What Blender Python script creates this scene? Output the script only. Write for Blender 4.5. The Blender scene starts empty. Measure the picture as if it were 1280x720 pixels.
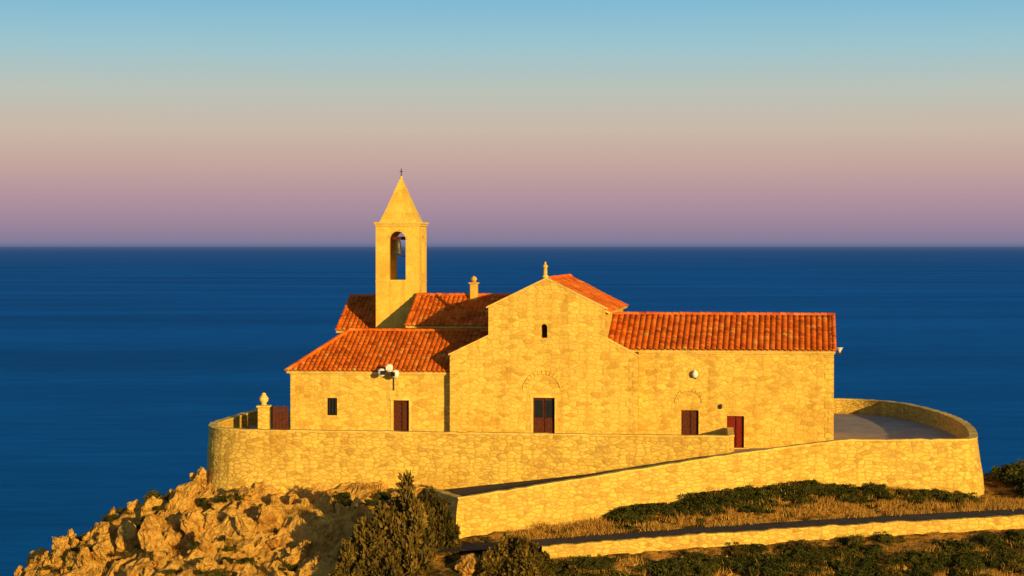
import bpy, bmesh, math, random
import numpy as np
from mathutils import Vector, Matrix, noise
random.seed(7); rng=np.random.default_rng(7)
sc=bpy.context.scene
COL=sc.collection
def s2l(c):
    return tuple(((x/255)/12.92 if x/255<=0.04045 else ((x/255+0.055)/1.055)**2.4) for x in c)+(1,)

# ------------------------------------------------------------------ materials
def new_mat(name):
    m=bpy.data.materials.new(name); m.use_nodes=True
    nt=m.node_tree; b=nt.nodes['Principled BSDF']
    b.inputs['Specular IOR Level'].default_value=0.12
    return m,nt,b
def N(nt,t,**kw):
    n=nt.nodes.new(t)
    for k,v in kw.items(): setattr(n,k,v)
    return n
def ramp(nt,src,stops,interp='LINEAR'):
    r=N(nt,'ShaderNodeValToRGB'); r.color_ramp.interpolation=interp
    el=r.color_ramp.elements
    while len(el)<len(stops): el.new(0.5)
    for e,(p,c) in zip(el,stops):
        e.position=p; e.color=c if len(c)==4 else tuple(c)+(1,)
    nt.links.new(src,r.inputs[0]); return r.outputs[0]
def mix(nt,f,a,b,mode='MIX'):
    m=N(nt,'ShaderNodeMix',data_type='RGBA',blend_type=mode)
    for s,v in ((m.inputs[0],f),(m.inputs[6],a),(m.inputs[7],b)):
        if isinstance(v,(int,float)): s.default_value=v
        elif isinstance(v,tuple): s.default_value=v if len(v)==4 else v+(1,)
        else: nt.links.new(v,s)
    return m.outputs[2]
def math_n(nt,op,a,b=0.0,clamp=False):
    m=N(nt,'ShaderNodeMath',operation=op); m.use_clamp=clamp
    for s,v in ((m.inputs[0],a),(m.inputs[1],b)):
        if isinstance(v,(int,float)): s.default_value=v
        else: nt.links.new(v,s)
    return m.outputs[0]
def noise_n(nt,vec,scale,detail=4,rough=0.55,dist=0.0):
    n=N(nt,'ShaderNodeTexNoise'); n.inputs['Scale'].default_value=scale
    n.inputs['Detail'].default_value=detail; n.inputs['Roughness'].default_value=rough
    n.inputs['Distortion'].default_value=dist
    nt.links.new(vec,n.inputs['Vector']); return n
def bump(nt,b,h,strength=0.5,dist=0.05):
    u=N(nt,'ShaderNodeBump'); u.inputs['Strength'].default_value=strength; u.inputs['Distance'].default_value=dist
    nt.links.new(h,u.inputs['Height']); nt.links.new(u.outputs[0],b.inputs['Normal'])

def stone_mat(name,c1,c2,mortar,sc3=(1.7,1.7,3.6),bstr=0.5,mort=0.05,var=0.5,mamt=0.8):
    m,nt,b=new_mat(name)
    tc=N(nt,'ShaderNodeTexCoord').outputs['Object']
    wn=noise_n(nt,tc,1.3,2)
    warp=N(nt,'ShaderNodeVectorMath',operation='MULTIPLY_ADD')
    nt.links.new(wn.outputs['Color'],warp.inputs[0]); warp.inputs[1].default_value=(0.15,0.15,0.06); nt.links.new(tc,warp.inputs[2])
    mp=N(nt,'ShaderNodeMapping'); mp.inputs['Scale'].default_value=sc3; nt.links.new(warp.outputs[0],mp.inputs[0])
    ve=N(nt,'ShaderNodeTexVoronoi',feature='DISTANCE_TO_EDGE'); ve.inputs['Scale'].default_value=1; ve.inputs['Randomness'].default_value=0.8; nt.links.new(mp.outputs[0],ve.inputs['Vector'])
    vc=N(nt,'ShaderNodeTexVoronoi',feature='F1'); vc.inputs['Scale'].default_value=1; vc.inputs['Randomness'].default_value=0.8; nt.links.new(mp.outputs[0],vc.inputs['Vector'])
    sep=N(nt,'ShaderNodeSeparateColor'); nt.links.new(vc.outputs['Color'],sep.inputs[0])
    base=ramp(nt,sep.outputs[0],[(0.0,c2),(0.35,c1),(0.75,c1),(1.0,tuple(min(0.85,x*1.13) for x in c1[:3]))])
    n2=noise_n(nt,tc,6,5,0.65)
    base=mix(nt,0.6,base,ramp(nt,n2.outputs[0],[(0.3,(0.72,0.62,0.45,1)),(0.5,(1,1,1,1))]),'MULTIPLY')
    n3=noise_n(nt,tc,0.35,4,0.6)
    base=mix(nt,var,base,ramp(nt,n3.outputs[0],[(0.32,(0.76,0.64,0.48,1)),(0.48,(1.0,1.0,1.0,1))]),'MULTIPLY')
    mps=N(nt,'ShaderNodeMapping'); mps.inputs['Scale'].default_value=(1.6,1.6,0.16); nt.links.new(tc,mps.inputs[0])
    n4=noise_n(nt,mps.outputs[0],1.0,4,0.6)
    base=mix(nt,0.4,base,ramp(nt,n4.outputs[0],[(0.34,(0.60,0.5,0.38,1)),(0.48,(1.0,1.0,1.0,1))]),'MULTIPLY')
    mf=ramp(nt,ve.outputs[0],[(0.0,(1,1,1,1)),(mort,(0,0,0,1))])
    col=mix(nt,math_n(nt,'MULTIPLY',mf,mamt),base,mortar)
    nt.links.new(col,b.inputs['Base Color']); b.inputs['Roughness'].default_value=0.95
    h=math_n(nt,'MULTIPLY',ramp(nt,ve.outputs[0],[(0.0,(0,0,0,1)),(mort*1.6,(1,1,1,1))]),0.7)
    h=math_n(nt,'ADD',h,math_n(nt,'MULTIPLY',n2.outputs[0],0.7))
    h=math_n(nt,'ADD',h,math_n(nt,'MULTIPLY',sep.outputs[1],0.6))
    bump(nt,b,h,bstr,0.04)
    return m
M_church=stone_mat('church_masonry',(0.74,0.50,0.105,1),(0.58,0.34,0.06,1),(0.50,0.31,0.065,1),(1.9,1.9,3.9),0.5,0.10,0.5)
M_church2=stone_mat('church_ashlar',(0.74,0.495,0.10,1),(0.56,0.33,0.06,1),(0.49,0.30,0.062,1),(2.1,2.1,4.1),0.5,0.10,0.55)
M_plaster=stone_mat('tower_render',(0.76,0.50,0.09,1),(0.69,0.44,0.075,1),(0.66,0.42,0.07,1),(1.6,1.6,3.0),0.2,0.06,0.6,0.4)
M_rubble=stone_mat('rubble_wall',(0.74,0.49,0.10,1),(0.52,0.31,0.055,1),(0.42,0.26,0.06,1),(2.1,2.1,4.6),0.7,0.13,0.75,0.8)
M_trim=stone_mat('trim_stone',(0.76,0.54,0.14,1),(0.68,0.45,0.10,1),(0.62,0.43,0.11,1),(1.4,1.4,1.4),0.3,0.05,0.7)

def simple_mat(name,c,rough=0.8,nscale=3,amt=0.3,bstr=0.0,metal=0):
    m,nt,b=new_mat(name)
    tc=N(nt,'ShaderNodeTexCoord').outputs['Object']
    n=noise_n(nt,tc,nscale,5,0.6)
    lo=tuple(x*(1-amt) for x in c); hi=tuple(min(1,x*(1+amt)) for x in c)
    nt.links.new(ramp(nt,n.outputs[0],[(0.3,lo),(0.7,hi)]),b.inputs['Base Color'])
    b.inputs['Roughness'].default_value=rough; b.inputs['Metallic'].default_value=metal
    if bstr: bump(nt,b,n.outputs[0],bstr,0.03)
    return m
M_dark=simple_mat('dark_interior',(0.02,0.014,0.01),0.9)
M_wood=simple_mat('door_wood',(0.085,0.022,0.010),0.6,8,0.5)
M_red=simple_mat('red_door_paint',(0.16,0.014,0.008),0.6,8,0.4)
M_glass=simple_mat('window_glass',(0.015,0.018,0.025),0.2,2,0.2)
M_iron=simple_mat('iron',(0.04,0.035,0.03),0.5,6,0.3)
M_white=simple_mat('white_enamel',(0.75,0.72,0.68),0.4,6,0.1)
M_bronze=simple_mat('bell_bronze',(0.10,0.09,0.06),0.45,6,0.4,0,0.6)
M_asph=simple_mat('asphalt',(0.06,0.055,0.052),0.9,2,0.35,0.1)
M_pave=simple_mat('plaza_paving',(0.38,0.30,0.25),0.9,0.8,0.2,0.1)
M_terr=simple_mat('terrace_ground',(0.34,0.26,0.15),0.95,1.2,0.3,0.1)

def tile_mat():
    m,nt,b=new_mat('terracotta_tile')
    uv=N(nt,'ShaderNodeTexCoord').outputs['UV']
    fl=N(nt,'ShaderNodeVectorMath',operation='FLOOR'); nt.links.new(uv,fl.inputs[0])
    wn=N(nt,'ShaderNodeTexWhiteNoise',noise_dimensions='2D'); nt.links.new(fl.outputs[0],wn.inputs['Vector'])
    c=ramp(nt,wn.outputs['Value'],[(0,(0.46,0.085,0.010,1)),(0.25,(0.70,0.140,0.012,1)),(0.75,(0.82,0.175,0.015,1)),(0.96,(0.84,0.23,0.03,1)),(1,(0.74,0.34,0.08,1))])
    tc=N(nt,'ShaderNodeTexCoord').outputs['Object']
    n=noise_n(nt,tc,1.1,6,0.65)
    c=mix(nt,0.7,c,ramp(nt,n.outputs[0],[(0.3,(0.5,0.38,0.3,1)),(0.53,(1,1,1,1))]),'MULTIPLY')
    n=noise_n(nt,tc,9,3,0.6)
    c=mix(nt,0.4,c,ramp(nt,n.outputs[0],[(0.3,(0.6,0.5,0.45,1)),(0.53,(1,1,1,1))]),'MULTIPLY')
    nt.links.new(c,b.inputs['Base Color']); b.inputs['Roughness'].default_value=0.9
    return m
M_tile=tile_mat()

def rock_mat(name,c1,c2,c3,green):
    m,nt,b=new_mat(name)
    g=N(nt,'ShaderNodeNewGeometry')
    tc=g.outputs['Position']
    n1=noise_n(nt,tc,0.6,6,0.65,0.4); n2=noise_n(nt,tc,3.0,8,0.72,0.3)
    c=ramp(nt,n1.outputs[0],[(0.32,c3),(0.43,c2),(0.54,c1)])
    c=mix(nt,0.75,c,ramp(nt,n2.outputs[0],[(0.36,(0.34,0.25,0.18,1)),(0.52,(1,1,1,1))]),'MULTIPLY')
    if green:
        n3=noise_n(nt,tc,0.9,5,0.7)
        c=mix(nt,ramp(nt,n3.outputs[0],[(0.47,(0,0,0,1)),(0.57,(1,1,1,1))]),c,(0.07,0.055,0.014,1))
    nt.links.new(c,b.inputs['Base Color']); b.inputs['Roughness'].default_value=1.0
    b.inputs['Specular IOR Level'].default_value=0.02
    vo=N(nt,'ShaderNodeTexVoronoi',feature='DISTANCE_TO_EDGE'); vo.inputs['Scale'].default_value=2.2; nt.links.new(tc,vo.inputs['Vector'])
    h=math_n(nt,'ADD',math_n(nt,'MULTIPLY',n2.outputs[0],1.0),math_n(nt,'MINIMUM',vo.outputs[0],0.15))
    bump(nt,b,h,1.0,0.30)
    return m
M_rock=rock_mat('limestone_rock',(0.74,0.43,0.095),(0.62,0.33,0.07),(0.38,0.18,0.04),False)
M_ground=rock_mat('dry_hillside',(0.56,0.29,0.06),(0.44,0.22,0.045),(0.22,0.12,0.03),True)

def leaf_mat(name,dark,light,dry=None):
    m,nt,b=new_mat(name)
    at=N(nt,'ShaderNodeAttribute',attribute_name='tone')
    oi=N(nt,'ShaderNodeObjectInfo')
    v=math_n(nt,'ADD',math_n(nt,'MULTIPLY',at.outputs['Fac'],0.7),math_n(nt,'MULTIPLY',oi.outputs['Random'],0.3))
    c=ramp(nt,v,[(0.1,dark),(0.75,light)]+([(0.97,dry)] if dry else []))
    nt.links.new(c,b.inputs['Base Color']); b.inputs['Roughness'].default_value=0.8
    b.inputs['Specular IOR Level'].default_value=0.1
    return m
M_leaf=leaf_mat('maquis_leaves',(0.018,0.024,0.005,1),(0.080,0.080,0.014,1),(0.20,0.12,0.02,1))
M_leaf2=leaf_mat('juniper_leaves',(0.024,0.022,0.006,1),(0.15,0.098,0.018,1),(0.28,0.17,0.03,1))
M_grass=leaf_mat('dry_grass_blades',(0.26,0.13,0.025,1),(0.56,0.31,0.06,1))
M_bark=simple_mat('bark',(0.09,0.06,0.04),0.95,6,0.3)

# ------------------------------------------------------------------ mesh helpers
def obj_from(name,verts,faces,mat,parent=None,smooth=False):
    me=bpy.data.meshes.new(name); me.from_pydata([tuple(v) for v in verts],[],faces); me.update()
    if mat: me.materials.append(mat)
    if smooth:
        me.polygons.foreach_set('use_smooth',[True]*len(me.polygons))
    o=bpy.data.objects.new(name,me); COL.objects.link(o)
    if parent: o.parent=parent
    return o
def empty(name,loc=(0,0,0),rotz=0,parent=None):
    e=bpy.data.objects.new(name,None); COL.objects.link(e); e.location=loc; e.rotation_euler=(0,0,rotz)
    e.empty_display_size=0.5
    if parent: e.parent=parent
    return e
def bevel_obj(o,w=0.02,seg=1):
    m=o.modifiers.new('b','BEVEL'); m.width=w; m.segments=seg; m.limit_method='ANGLE'
def box(name,x0,x1,y0,y1,z0,z1,mat,parent=None,bev=0.0):
    v=[(x0,y0,z0),(x1,y0,z0),(x1,y1,z0),(x0,y1,z0),(x0,y0,z1),(x1,y0,z1),(x1,y1,z1),(x0,y1,z1)]
    f=[(0,3,2,1),(4,5,6,7),(0,1,5,4),(1,2,6,5),(2,3,7,6),(3,0,4,7)]
    o=obj_from(name,v,f,mat,parent)
    if bev: bevel_obj(o,bev)
    return o
def extrude_poly(name,poly,axis,a0,a1,mat,parent=None):
    n=len(poly)
    def P(p,a): return {'x':(a,p[0],p[1]),'y':(p[0],a,p[1]),'z':(p[0],p[1],a)}[axis]
    v=[P(p,a0) for p in poly]+[P(p,a1) for p in poly]
    f=[tuple(range(n)),tuple(range(2*n-1,n-1,-1))]+[(i,i+n,(i+1)%n+n,(i+1)%n) for i in range(n)]
    o=obj_from(name,v,f,mat,parent)
    bm=bmesh.new(); bm.from_mesh(o.data); bmesh.ops.recalc_face_normals(bm,faces=bm.faces); bm.to_mesh(o.data); bm.free()
    return o
def panel(name,outer,holes,y0,thick,mat,parent=None):
    cu=bpy.data.curves.new(name+'_c','CURVE'); cu.dimensions='2D'; cu.fill_mode='BOTH'; cu.extrude=thick/2
    for pts in [outer]+holes:
        sp=cu.splines.new('POLY'); sp.points.add(len(pts)-1)
        for p,q in zip(sp.points,pts): p.co=(q[0],q[1],0,1)
        sp.use_cyclic_u=True
    tmp=bpy.data.objects.new('tmp',cu); COL.objects.link(tmp)
    dg=bpy.context.evaluated_depsgraph_get(); me=bpy.data.meshes.new_from_object(tmp.evaluated_get(dg))
    bpy.data.objects.remove(tmp)
    me.transform(Matrix(((1,0,0,0),(0,0,-1,y0+thick/2),(0,1,0,0),(0,0,0,1))))
    me.materials.clear(); me.materials.append(mat); me.name=name
    me.polygons.foreach_set('use_smooth',[False]*len(me.polygons))
    o=bpy.data.objects.new(name,me); COL.objects.link(o)
    if parent: o.parent=parent
    return o
def rect(x0,x1,z0,z1): return [(x0,z0),(x1,z0),(x1,z1),(x0,z1)]
def archpoly(cx,w,z0,zs,n=12):
    r=w/2
    return [(cx-r,z0),(cx+r,z0)]+[(cx+r*math.cos(math.pi*i/n),zs+r*math.sin(math.pi*i/n)) for i in range(n+1)]
def inpoly(x,y,poly):
    c=False; j=len(poly)-1
    for i in range(len(poly)):
        xi,yi=poly[i]; xj,yj=poly[j]
        if (yi>y)!=(yj>y) and x<(xj-xi)*(y-yi)/(yj-yi)+xi: c=not c
        j=i
    return c
def roof_plane(name,O,u,v,poly,parent,pitch=0.32,row=0.42,hgt=0.085,step=0.028):
    O=Vector(O); u=Vector(u).normalized(); v=Vector(v).normalized(); n=u.cross(v)
    us=[p[0] for p in poly]; vs=[p[1] for p in poly]
    u0,u1,v0,v1=min(us),max(us),min(vs),max(vs)
    K=8; du=pitch/K; nu=int(math.ceil((u1-u0)/du)); rows=int(math.ceil((v1-v0)/row))
    verts=[];faces=[];uvs=[]
    for r in range(rows):
        base=len(verts)
        for e in range(2):
            vv=v0+min((r+e)*row,v1-v0)
            for i in range(nu+1):
                uu=u0+min(i*du,u1-u0)
                col=int(i//K); rr=random.Random(col*131+r*17+len(name))
                ph=(i%K)/K
                h=hgt*abs(math.sin(math.pi*ph))**0.75
                jit=(rr.random()-0.5)*0.022+(step if e==0 else 0.0)
                sag=0.03*noise.noise(Vector((uu*0.5,vv*0.5,len(name))))
                verts.append(O+u*(uu)+v*(vv+(rr.random()-.5)*0.03*(e==0))+n*(h+jit*min(1,h/hgt+0.4)+sag+0.02))
                uvs.append((uu/pitch+0.001,(r+0.5)))
        for i in range(nu):
            cu=u0+(i+0.5)*du; cv=v0+(r+0.5)*row
            if inpoly(min(cu,u1-1e-3),min(cv,v1-1e-3),poly):
                a=base+i; faces.append((a,a+1,a+nu+2,a+nu+1))
    o=obj_from(name,verts,faces,M_tile,parent)
    uvl=o.data.uv_layers.new(name='UVMap')
    for p in o.data.polygons:
        cuu=sum(uvs[k][0] for k in p.vertices)/4
        for li in p.loop_indices: uvl.data[li].uv=(cuu,uvs[p.vertices[0]][1])
    t=0.12; m=len(poly)
    sv=[O+u*p[0]+v*p[1]-n*0.005 for p in poly]+[O+u*p[0]+v*p[1]-n*t for p in poly]
    sf=[tuple(range(m)),tuple(range(2*m-1,m-1,-1))]+[(i,i+m,(i+1)%m+m,(i+1)%m) for i in range(m)]
    obj_from(name+'_deck',sv,sf,M_trim,parent)
    return o
def ridge_caps(name,A,B,parent,r=0.15,step=0.42):
    A=Vector(A);B=Vector(B);d=(B-A);L=d.length;d.normalize()
    side=d.cross(Vector((0,0,1))).normalized(); up=side.cross(d)
    n=max(1,int(L/step)); verts=[];faces=[]
    for k in range(n):
        p0=A+d*(L*k/n); p1=A+d*(L*(k+1.12)/n)
        r0=r*1.12; r1=r*0.92; b=len(verts); S=7; j=(random.random()-.5)*0.02
        for p,rr in((p0,r0),(p1,r1)):
            for i in range(S+1):
                a=math.pi*i/S
                verts.append(p+side*math.cos(a)*rr+up*(math.sin(a)*rr-0.02+j))
        for i in range(S): faces.append((b+i,b+i+1,b+S+2+i,b+S+1+i))
        faces.append(tuple(range(b,b+S+1)))
    o=obj_from(name,verts,faces,M_tile,parent)
    uvl=o.data.uv_layers.new(name='UVMap')
    for pi,p in enumerate(o.data.polygons):
        for li in p.loop_indices: uvl.data[li].uv=(0.5+pi//8*1.0,0.5+len(name))
    return o
def lathe(name,prof,mat,parent=None,loc=(0,0,0),seg=20,smooth=True):
    v=[];f=[]
    for r,z in prof:
        for i in range(seg):
            a=2*math.pi*i/seg; v.append((loc[0]+r*math.cos(a),loc[1]+r*math.sin(a),loc[2]+z))
    for k in range(len(prof)-1):
        for i in range(seg):
            a=k*seg+i;b=k*seg+(i+1)%seg; f.append((a,b,b+seg,a+seg))
    f.append(tuple(range(seg))[::-1]); f.append(tuple(range((len(prof)-1)*seg,len(prof)*seg)))
    return obj_from(name,v,f,mat,parent,smooth)

# ------------------------------------------------------------------ CHURCH (local frame)
TH=math.radians(-8)
ch=empty('hilltop_church',(0,128,0),TH)
fac=[(-3.86,-1.5),(7.9,-1.5),(7.9,4.85),(5.85,5.95),(5.85,7.80),(2.2,9.62),(-1.45,7.85),(-1.45,6.03),(-3.86,4.87)]
panel('facade',fac,[rect(1.36,2.72,-0.4,2.22),archpoly(2.06,0.40,5.95,6.62,8)],-0.3,0.5,M_church,ch)
box('facade_backing',0.6,3.6,0.205,0.4,-0.4,7,M_dark,ch)
def coping(name,a,b,y0,y1,t=0.10,over=0.04,parent=ch):
    ax,az=a;bx,bz=b
    poly=[(ax,az+0.003),(bx,bz+0.003),(bx,bz+t),(ax,az+t)]
    o=extrude_poly(name,poly,'y',y0-over,y1+over,M_trim,parent); return o
coping('coping_1',(-1.58,7.785),(2.2,9.62),-0.3,0.2)
coping('coping_2',(2.2,9.62),(5.98,7.735),-0.3,0.2)
coping('coping_3',(-3.98,4.815),(-1.45,6.03),-0.3,0.2)
coping('coping_4',(5.85,5.95),(8.02,4.785),-0.3,0.2)
# irregular quoins on the corners
def quoins(pref,x,sgn,y,z0,z1):
    z=z0;i=0
    while z<z1:
        h=random.uniform(0.26,0.36); w_=0.30 if i%2 else 0.52
        a,b_=(x-0.03,x+w_) if sgn>0 else (x-w_,x+0.03)
        box(f'{pref}_{i}',a,b_,y-random.uniform(0.012,0.03),y-0.0005,z+0.012,min(z+h,z1),M_church2,ch); z+=h; i+=1
quoins('quoin_l',-3.86,1,-0.3,-1.2,4.78)
quoins('quoin_r',7.9,-1,-0.3,-1.2,4.75)
quoins('quoin_e',19.87,-1,0.3,-1.2,4.95)
quoins('quoin_w',-14.26,1,0.3,-1.2,3.45)
def vouss(name,cx,cz,r0,r1,n,y,a0=0,a1=math.pi,parent=ch,proud=0.035):
    verts=[];faces=[]
    for k in range(n):
        g=0.012
        s=a0+(a1-a0)*(k)/n+g; e=a0+(a1-a0)*(k+1)/n-g; b=len(verts); pr=proud*(0.7+0.6*random.random())
        for yy in (y-pr,y+0.02):
            for (r,a) in ((r0,s),(r1,s),(r1,e),(r0,e)):
                verts.append((cx+r*math.cos(a),yy,cz+r*math.sin(a)))
        faces+= [(b,b+1,b+2,b+3),(b+7,b+6,b+5,b+4),(b,b+4,b+5,b+1),(b+1,b+5,b+6,b+2),(b+2,b+6,b+7,b+3),(b+3,b+7,b+4,b)]
    return obj_from(name,verts,faces,M_church2,parent)
vouss('portal_arch',2.04,2.62,1.05,1.34,15,-0.3,proud=0.06)
vouss('side_arch',11.1,1.95,0.72,0.95,11,0.3,proud=0.06)
def door(name,cx,w,z0,z1,yf,mat,frame=True,parent=ch,glass=False):
    x0,x1=cx-w/2,cx+w/2
    if frame:
        box(name+'_jamb_l',x0-0.16,x0-0.002,yf-0.03,yf+0.1,z0,z1,M_trim,parent,0.01)
        box(name+'_jamb_r',x1+0.002,x1+0.16,yf-0.03,yf+0.1,z0,z1,M_trim,parent,0.01)
        box(name+'_lintel',x0-0.22,x1+0.22,yf-0.045,yf+0.1,z1+0.002,z1+0.2,M_trim,parent,0.01)
    yl=yf+0.22
    box(name+'_leaf_l',x0+0.0,cx-0.02,yl,yl+0.06,z0,z1,mat,parent,0.01)
    box(name+'_leaf_r',cx+0.02,x1-0.0,yl,yl+0.06,z0,z1,mat,parent,0.01)
    box(name+'_shadow',x0,x1,yl+0.065,yl+0.08,z0,z1,M_dark,parent)
    for s,(a,b) in enumerate(((x0+0.08,cx-0.08),(cx+0.08,x1-0.08))):
        H_=z1-z0
        for k,(p,q) in enumerate(((0.08,0.45),(0.5,0.93))):
            box(f'{name}_pane_{s}{k}',a,b,yl-0.02,yl-0.002,z0+H_*p,z0+H_*q,M_glass if (glass and k) else M_wood if mat!=M_red else M_red,parent,0.008)
    box(name+'_step',x0-0.3,x1+0.3,yf-0.5,yf-0.05,z0-0.12,z0+0.06,M_trim,parent,0.02)
door('portal',2.04,1.36,-0.3,2.22,-0.3,M_wood,True,ch,True)
navepoly=[(-1.45,-1),(5.85,-1),(5.85,7.62),(2.2,9.45),(-1.45,7.67)]
extrude_poly('nave_body',navepoly,'y',0.41,13,M_church2,ch)
def gable_roof_x(prefix,x0,xr,x1,ze0,zr,ze1,y0,y1,over=0.25):
    for side in (0,1):
        if side==0:
            e=(x0-over,ze0-over*(zr-ze0)/(xr-x0)); L=math.hypot(xr-e[0],zr-e[1]); vdir=(xr-e[0],0,zr-e[1])
            roof_plane(prefix+'_l',(e[0],y1,e[1]+0.08),(0,-1,0),vdir,[(0,0),(y1-y0,0),(y1-y0,L),(0,L)],ch)
        else:
            e=(x1+over,ze1-over*(zr-ze1)/(x1-xr)); L=math.hypot(e[0]-xr,zr-e[1]); vdir=(xr-e[0],0,zr-e[1])
            roof_plane(prefix+'_r',(e[0],y0,e[1]+0.08),(0,1,0),vdir,[(0,0),(y1-y0,0),(y1-y0,L),(0,L)],ch)
    ridge_caps(prefix+'_ridge',(xr,y0,zr+0.15),(xr,y1,zr+0.15),ch)
gable_roof_x('nave_roof',-1.45,2.2,5.85,7.67,9.47,7.62,0.27,13.2,0.3)
L=math.hypot(2.41,1.15)
roof_plane('aisle_roof',(-3.95,13,4.72),(0,-1,0),(2.41,0,1.12),[(0,0),(12.7,0),(12.7,L),(0,L)],ch)
extrude_poly('aisle_body',[(-3.86,-1),(-1.46,-1),(-1.46,5.72),(-3.86,4.6)],'y',0.41,13,M_church2,ch)
lathe('finial',[(0.20,0),(0.20,0.12),(0.13,0.16),(0.12,0.62),(0.17,0.68),(0.17,0.74),(0.08,0.82),(0.06,0.98),(0.0,1.0)],M_trim,ch,(2.1,-0.05,9.70),10)

# ---- right block
wy=0.3
panel('east_wing_front',[(7.9,-1.5),(19.87,-1.5),(19.87,5.22),(7.9,5.22)],[rect(10.55,11.63,-0.4,1.50),rect(13.37,14.43,-0.95,1.17)],wy,0.5,M_church2,ch)
extrude_poly('east_wing_body',[(wy+0.502,-1.4),(10,-1.4),(10,5.3),(5.1,7.12),(wy+0.502,5.3)],'x',6.0,19.872,M_church2,ch)
e0=wy-0.22; ez=5.20; L=math.hypot(5.1-e0,7.2-ez)
roof_plane('east_wing_roof_f',(5.87,e0,ez),(1,0,0),(0,5.1-e0,7.2-ez),[(0,0),(14.12,0),(14.12,L),(0,L)],ch,0.36,0.42,0.10,0.018)
roof_plane('east_wing_roof_b',(19.99,10.3,5.15),(-1,0,0),(0,-5.2,2.05),[(0,0),(14.1,0),(14.1,5.58),(0,5.58)],ch,0.36)
ridge_caps('east_wing_ridge',(5.9,5.1,7.30),(20.0,5.1,7.30),ch)
ridge_caps('east_wing_verge',(19.93,e0,ez+0.1),(19.93,5.1,7.28),ch,0.12)
box('east_cornice',7.9,19.93,wy-0.09,wy-0.003,5.0,5.15,M_trim,ch,0.02)
door('sacristy_door',11.09,1.08,-0.3,1.50,wy,M_wood,False,ch)
door('red_door',13.9,1.06,-0.83,1.17,wy,M_red,False,ch)

# ---- left block
panel('west_wing_front',[(-14.26,-1.5),(-3.86,-1.5),(-3.86,3.70),(-14.26,3.70)],
      [rect(-11.92,-11.26,0.92,2.03),rect(-7.64,-6.62,-0.4,1.92)],wy,0.5,M_church,ch)
box('west_wing_body',-14.258,-3.9,wy+0.502,10.8,-1.4,3.72,M_church,ch)
ox=-14.5; oy=0.06; zE=3.70; run=5.5-oy; L=math.hypot(run,2.33); hipx=2.9
roof_plane('west_wing_roof_f',(ox,oy,zE),(1,0,0),(0,run,2.33),[(0,0),(12.2,0),(12.2,L),(hipx,L)],ch)
roof_plane('west_wing_roof_b',(-2.3,oy+2*run,zE),(-1,0,0),(0,-run,2.33),[(0,0),(12.2,0),(12.2-hipx,L),(0,L)],ch)
LL=math.hypot(hipx,2.33)
roof_plane('west_wing_roof_hip',(ox,oy+2*run,zE),(0,-1,0),(hipx,0,2.33),[(0,0),(2*run,0),(run+0.02,LL),(run-0.02,LL)],ch)
ridge_caps('west_hip_f',(ox,oy,zE+0.07),(ox+hipx,5.5,6.12),ch)
ridge_caps('west_hip_b',(ox,oy+2*run,zE+0.07),(ox+hipx,5.5,6.12),ch)
ridge_caps('west_ridge',(ox+hipx,5.5,6.12),(-2.4,5.5,6.12),ch)
box('west_cornice',-14.34,-3.87,wy-0.08,wy-0.003,3.50,3.62,M_trim,ch,0.02)
box('west_window_glass',-11.92,-11.26,wy+0.2,wy+0.22,0.92,2.03,M_glass,ch)
for k in range(3): box(f'west_window_bar_{k}',-11.79+k*0.2-0.015,-11.79+k*0.2+0.015,wy+0.08,wy+0.11,0.92,2.03,M_iron,ch)
box('west_window_sill',-12.02,-11.16,wy-0.08,wy+0.15,0.84,0.918,M_trim,ch,0.01)
door('west_door',-7.13,1.02,-0.3,1.92,wy,M_wood,True,ch)
# ---- rear block B
extrude_poly('rear_wing_body',[(7.7,-1),(15.3,-1),(15.3,6.45),(11.5,8.12),(7.7,6.45)],'x',-7.95,-1.5,M_church2,ch)
e0=7.35; ez=6.32; L=math.hypot(11.5-e0,8.22-ez)
roof_plane('rear_wing_roof_f',(-8.2,e0,ez),(1,0,0),(0,11.5-e0,8.22-ez),[(0,0),(6.72,0),(6.72,L),(0,L)],ch)
roof_plane('rear_wing_roof_b',(-1.5,15.65,ez),(-1,0,0),(0,-(15.65-11.5),8.22-ez),[(0,0),(6.7,0),(6.7,L),(0,L)],ch)
ridge_caps('rear_wing_ridge',(-8.2,11.5,8.32),(-1.5,11.5,8.32),ch)
# ---- rear block A (behind tower)
extrude_poly('west_rear_body',[(12.8,-1.2),(21.2,-1.2),(21.2,5.9),(17,7.9),(12.8,5.9)],'x',-13.9,-6.0,M_church2,ch)
e0=12.4; ez=5.75; L=math.hypot(17-e0,8.0-ez)
roof_plane('west_rear_roof_f',(-14.1,e0,ez),(1,0,0),(0,17-e0,8.0-ez),[(0,0),(8.2,0),(8.2,L),(0,L)],ch)
roof_plane('west_rear_roof_b',(-5.9,21.6,ez),(-1,0,0),(0,-4.6,8.0-ez),[(0,0),(8.2,0),(8.2,L),(0,L)],ch)
ridge_caps('west_rear_ridge',(-14.1,17,8.1),(-6,17,8.1),ch)
ridge_caps('west_rear_verge',(-14.05,e0,ez+0.1),(-14.05,17,8.1),ch,0.12)
ridge_caps('rear_wing_verge',(-8.15,7.35,6.42),(-8.15,11.5,8.3),ch,0.12)
# chimney
box('chimney_stack',-4.42,-3.92,10.8,11.3,7.6,9.1,M_plaster,ch,0.03)
box('chimney_cap',-4.50,-3.84,10.72,11.38,9.1,9.2,M_trim,ch,0.02)
lathe('chimney_pot',[(0.16,0),(0.16,0.14),(0.22,0.18),(0.2,0.28),(0.08,0.42),(0.0,0.44)],M_trim,ch,(-4.17,11.05,9.2),10)
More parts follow.
